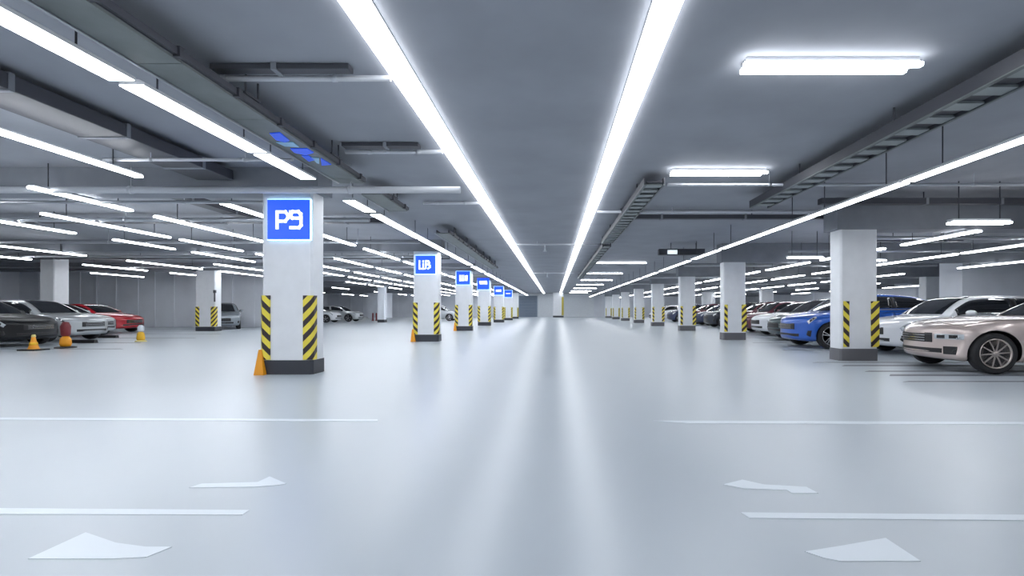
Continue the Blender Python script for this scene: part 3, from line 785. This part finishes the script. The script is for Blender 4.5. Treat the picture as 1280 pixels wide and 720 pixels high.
        if lod < 2:
            if kind != 'grand': patch(c.body, .004, .034, .33, .455, sd, 6, 5, .005, M['black'], 'fog_lamp', t)
            # mirror
            mx = (u0+.085)*c.L; my = float(c.cab(u0+.085, .02)[1]); mz = float(c.cab(u0+.085, 0)[2])+.10
            mb = MB()
            bmesh.ops.create_icosphere(mb.b, subdivisions=2, radius=1)
            for v in mb.b.verts: v.co = Vector((mx+v.co.x*.085+(.03 if v.co.x > 0 else 0), sd*(my+.11)+v.co.y*.115, mz+v.co.z*.07))
            for f in mb.b.faces: f.smooth = True
            mb.box(mx-.03, sd*(my-.02), mz-.07, mx+.03, sd*(my+.06), mz-.035)
            mb.build('side_mirror', P, t)
    # nose: grille and lower intake as full-width plates around the front
    def nose(z0, z1, frac, nname, m, out, span=None, par=None):
        b = MB(); G = []
        for k in range(5):
            z = z0+(z1-z0)*k/4; row = []
            for j in range(15):
                yy = (-1+2*j/14)*frac*hw if span is None else (span[0]+(span[1]-span[0])*j/14)*hw
                # find u,v on the body surface with this z by scanning along the nose
                best = None
                for u in np.linspace(0, .06, 16):
                    zt = float(c.top(u)); zb = float(c.bot(u))
                    if zb+.005 <= z <= zt+.02*(zt-zb):
                        ww = float(c.wid(u)); f = c.p.get('bow', .26)*math.exp(-(u*c.L)/.5)
                        # section half-width at this height
                        tz = (z-zb)/max(zt-zb, 1e-4); vk = float(np.interp(tz, VZ, VY))
                        if tz > .5: vk = float(np.interp(tz, VZ[5:], VY[5:]))
                        if abs(yy) <= ww*max(vk, .05)+1e-6 or u > .05:
                            yk = abs(yy)/ww; best = u*c.L+f*yk**2.6; break
                if best is None: best = .06*c.L
                row.append((best-out, yy, z))
            G.append(row)
        R = [[(p[0]+.03+out, p[1], p[2]) for p in r] for r in G]
        V = b.grid(G, smooth=False); W = b.grid(R, smooth=False)
        nr, nc = 5, 15
        rim_ = [(0, j) for j in range(nc)]+[(i, nc-1) for i in range(1, nr)]+[(nr-1, j) for j in range(nc-2, -1, -1)]+[(i, 0) for i in range(nr-2, 0, -1)]
        for k in range(len(rim_)):
            a, e = rim_[k], rim_[(k+1)%len(rim_)]
            b.b.faces.new((V[a[0]][a[1]], V[e[0]][e[1]], W[e[0]][e[1]], W[a[0]][a[1]]))
        return b.build(nname, m, par or t)
    zt0 = float(c.top(.0))
    g = nose(zt0-.15, zt0+.02, .46, 'grille', M['black'], .012)
    if lod == 0:
        b = MB()
        for k in range(3): b.box(-.02, -.40*hw, zt0-.12+k*.045, -.012, .40*hw, zt0-.112+k*.045)
        b.build('grille_bar', M['chrome'], g)
    if kind == 'grand':
        for sd in (-1, 1):
            h = nose(.575, .665, 0, 'headlight', M['lens'], .008, (.50*sd, .86*sd))
            nose(.59, .65, 0, 'lamp_cell', M['black'], .014, (.54*sd, .64*sd), h); nose(.59, .65, 0, 'lamp_cell', M['black'], .014, (.69*sd, .79*sd), h)
            nose(.31, .45, 0, 'fog_lamp', M['black'], .008, (.62*sd, .77*sd))
    nose(.33, .41, .60, 'lower_intake', M['black'], .010)
    # wheels
    r = c.p['r']
    for u in (c.p['fw'], c.p['rw']):
        for sd in (-1, 1):
            wheel(t, u*c.L, sd*(float(c.wid(u))-.125), r, sd, M[rim], style, (40, 28, 18)[lod])
    return t

GR, GL = 'cars parked along the right', 'cars parked along the left'
car('grand', 1150, 8.15, 'beige', 'beige silver sedan with multi-spoke wheel, nearest car on the right', style='multi', rim='rimbronze', yaw=math.radians(-7), group=GR)
car('saloon', 1092, 11.15, 'white', 'white sedan parked between the beige sedan and the first right pillar', style='five', group=GR)
car('suv', 985, 13.3, 'blue', 'bright blue car partly hidden by the first right pillar', style='split', group=GR)
car('hatch', 966, 16.6, 'green', 'dark green car parked just behind the blue car', lod=1, group=GR)
car('sedan', 944, 19.4, 'white', 'white car parked behind the dark green car', lod=1, group=GR)
car('hatch', 928, 22.2, 'maroon', 'maroon car right of the second right pillar', lod=1, group=GR)
car('suv', 912, 26.1, 'maroon', 'dark red car farther back, mostly behind the second right pillar', lod=1, group=GR)
car('suv', 882, 29.0, 'dark', 'dark grey car just left of the second right pillar', lod=1, group=GR)
car('hatch', 868, 33.2, 'navy', 'dark car parked just right of the third right pillar', lod=2, group=GR)
car('suv', 855, 36.4, 'maroon', 'dark wine coloured car far back between the second and third right pillars', lod=2, group=GR)
car('suv', 835, 41.0, 'navy', 'dark car seen between the third and fourth right pillars', lod=2, group=GR)
car('hatch', 812, 44.6, 'white', 'white car far down the right row', lod=2, group=GR)
car('sedan', 44, 13.6, 'black', 'black car with its nose in at the left edge, nearest on the left', 1, group=GL)
car('sedan', 114, 16.2, 'silver', 'silver sedan behind the black car on the left', 1, lod=0, group=GL)
car('coupe', 127, 19.0, 'silver', 'silver grey car with dark windshield between the silver sedan and the red car', 1, lod=0, group=GL)
car('coupe', 166, 22.1, 'red', 'red car parked on the left in front of the grey wall', 1, lod=0, group=GL)
car('hatch', 302, 27.9, 'grey', 'grey car nose peeping out right of the wide left pillar', 1, lod=1, group=GL)
o = [o for o in COL.objects if o.get('label', '').startswith('grey car nose')][0]
o.location = (-18.15, 26.2, .004); o.rotation_euler.z = math.radians(124)
car('hatch', 424, 40.0, 'white', 'far white car right of the P9 pillar, left one of the pair', 1, lod=2, group=GL)
car('sedan', 452, 43.4, 'silver', 'far silver car right of the P9 pillar, right one of the pair', 1, lod=2, group=GL)
car('hatch', 574, 46.0, 'silver', 'far silver car seen between the second and third left pillars', 1, lod=2, group=GL)

# ------------------------------------------------------------------ bollards / posts on the left
def bollard(px, py, h, kind, label):
    x, y = fp(px, py); t = empty('parking_post', (x, y, 0)); tag(t, label, 'parking post', 'small parking posts')
    if kind == 'cone':
        MB().box(-.24, -.2, 0, .24, .2, .04).build('base', M['black'], t, bevel=.01)
        MB().lathe([(.13,.04),(.11,.06),(.055,h*.7),(.035,h),(.001,h)], 20, axis='z').build('cone', M['orange'], t)
        MB().lathe([(.088,h*.38),(.094,h*.40),(.076,h*.58),(.068,h*.58)], 20, axis='z').build('band', M['yellow'], t)
        MB().lathe([(.044,h-.02),(.05,h),(.03,h+.05),(.001,h+.05)], 16, axis='z').build('cap', M['paleyellow'], t)
    elif kind == 'tall':
        MB().lathe([(.24,0),(.24,.03),(.17,.05),(.001,.05)], 20, axis='z').build('base', M['black'], t)
        MB().lathe([(.11,.05),(.135,.12),(.12,.26),(.07,.34),(.001,.35)], 20, axis='z').build('weight', M['orange'], t)
        MB().lathe([(.07,.33),(.105,.38),(.115,.62),(.07,.74),(.001,.75)], 16, axis='z').build('post', M['darkred'], t)
    else:
        MB().lathe([(.16,0),(.16,.03),(.11,.05),(.001,.05)], 20, axis='z').build('base', M['paleyellow'], t)
        MB().lathe([(.10,.05),(.12,.1),(.10,.28),(.05,.34),(.001,.34)], 20, axis='z').build('body', M['yellow'], t)
        MB().lathe([(.05,.34),(.09,.38),(.09,.5),(.05,.56),(.001,.57)], 16, axis='z').build('head', M['white'], t)
bollard(42, 438, .38, 'cone', 'small orange cone on a black base in front of the black car')
bollard(82, 435, .7, 'tall', 'orange and dark red post standing in front of the silver sedan')
bollard(176, 427, .55, 'short', 'short yellow post with white head in front of the red car nose')
def kerb(px, py, L, label):
    x, y = fp(px, py); t = MB().prism([(0,0),(.16,0),(.13,.1),(.03,.1)], 'x', -L/2, L/2).build('wheel_stop', M['black']); t.location = (x, y, .004)
    tag(t, label, 'wheel stop', 'low wheel stops on the left')
kerb(98, 429, 1.0, 'low black wheel stop on the floor beside the orange and red post')
kerb(133, 422.5, .7, 'low black wheel stop on the floor in front of the silver grey car')
# far clutter: small dark red posts near the distant left pillar
for k, px in enumerate((466, 470.5)):
    x, y = fp(px, 401); t = empty('parking_post', (x, y, 0)); tag(t, ['left', 'right'][k]+' one of two far dark red posts right of the distant pale cars', 'parking post', 'far posts')
    MB().lathe([(.12,0),(.12,.05),(.07,.08),(.07,.75),(.001,.78)], 12, axis='z').build('post', M['darkred'], t)

# ------------------------------------------------------------------ world, camera, output
w = bpy.data.worlds.new('world'); S.world = w; w.use_nodes = True
w.node_tree.nodes['Background'].inputs[0].default_value = (.5, .55, .62, 1)
w.node_tree.nodes['Background'].inputs[1].default_value = .2
cam = bpy.data.cameras.new('camera'); co = bpy.data.objects.new('camera', cam); COL.objects.link(co)
co.location = (0, 0, H0); co.rotation_euler = (math.pi/2, 0, 0)
cam.sensor_width = 36; cam.lens = F/1280*36
cam.shift_x = -(693-640)/1280; cam.shift_y = (387-360)/1280
cam.clip_start = .05; cam.clip_end = 300
S.camera = co
S.view_settings.view_transform = 'Standard'; S.view_settings.look = 'None'
S.view_settings.exposure = -1.36; S.view_settings.gamma = 1; S.view_settings.use_curve_mapping = False
S.cycles.use_denoising = True
S.cycles.max_bounces = 8
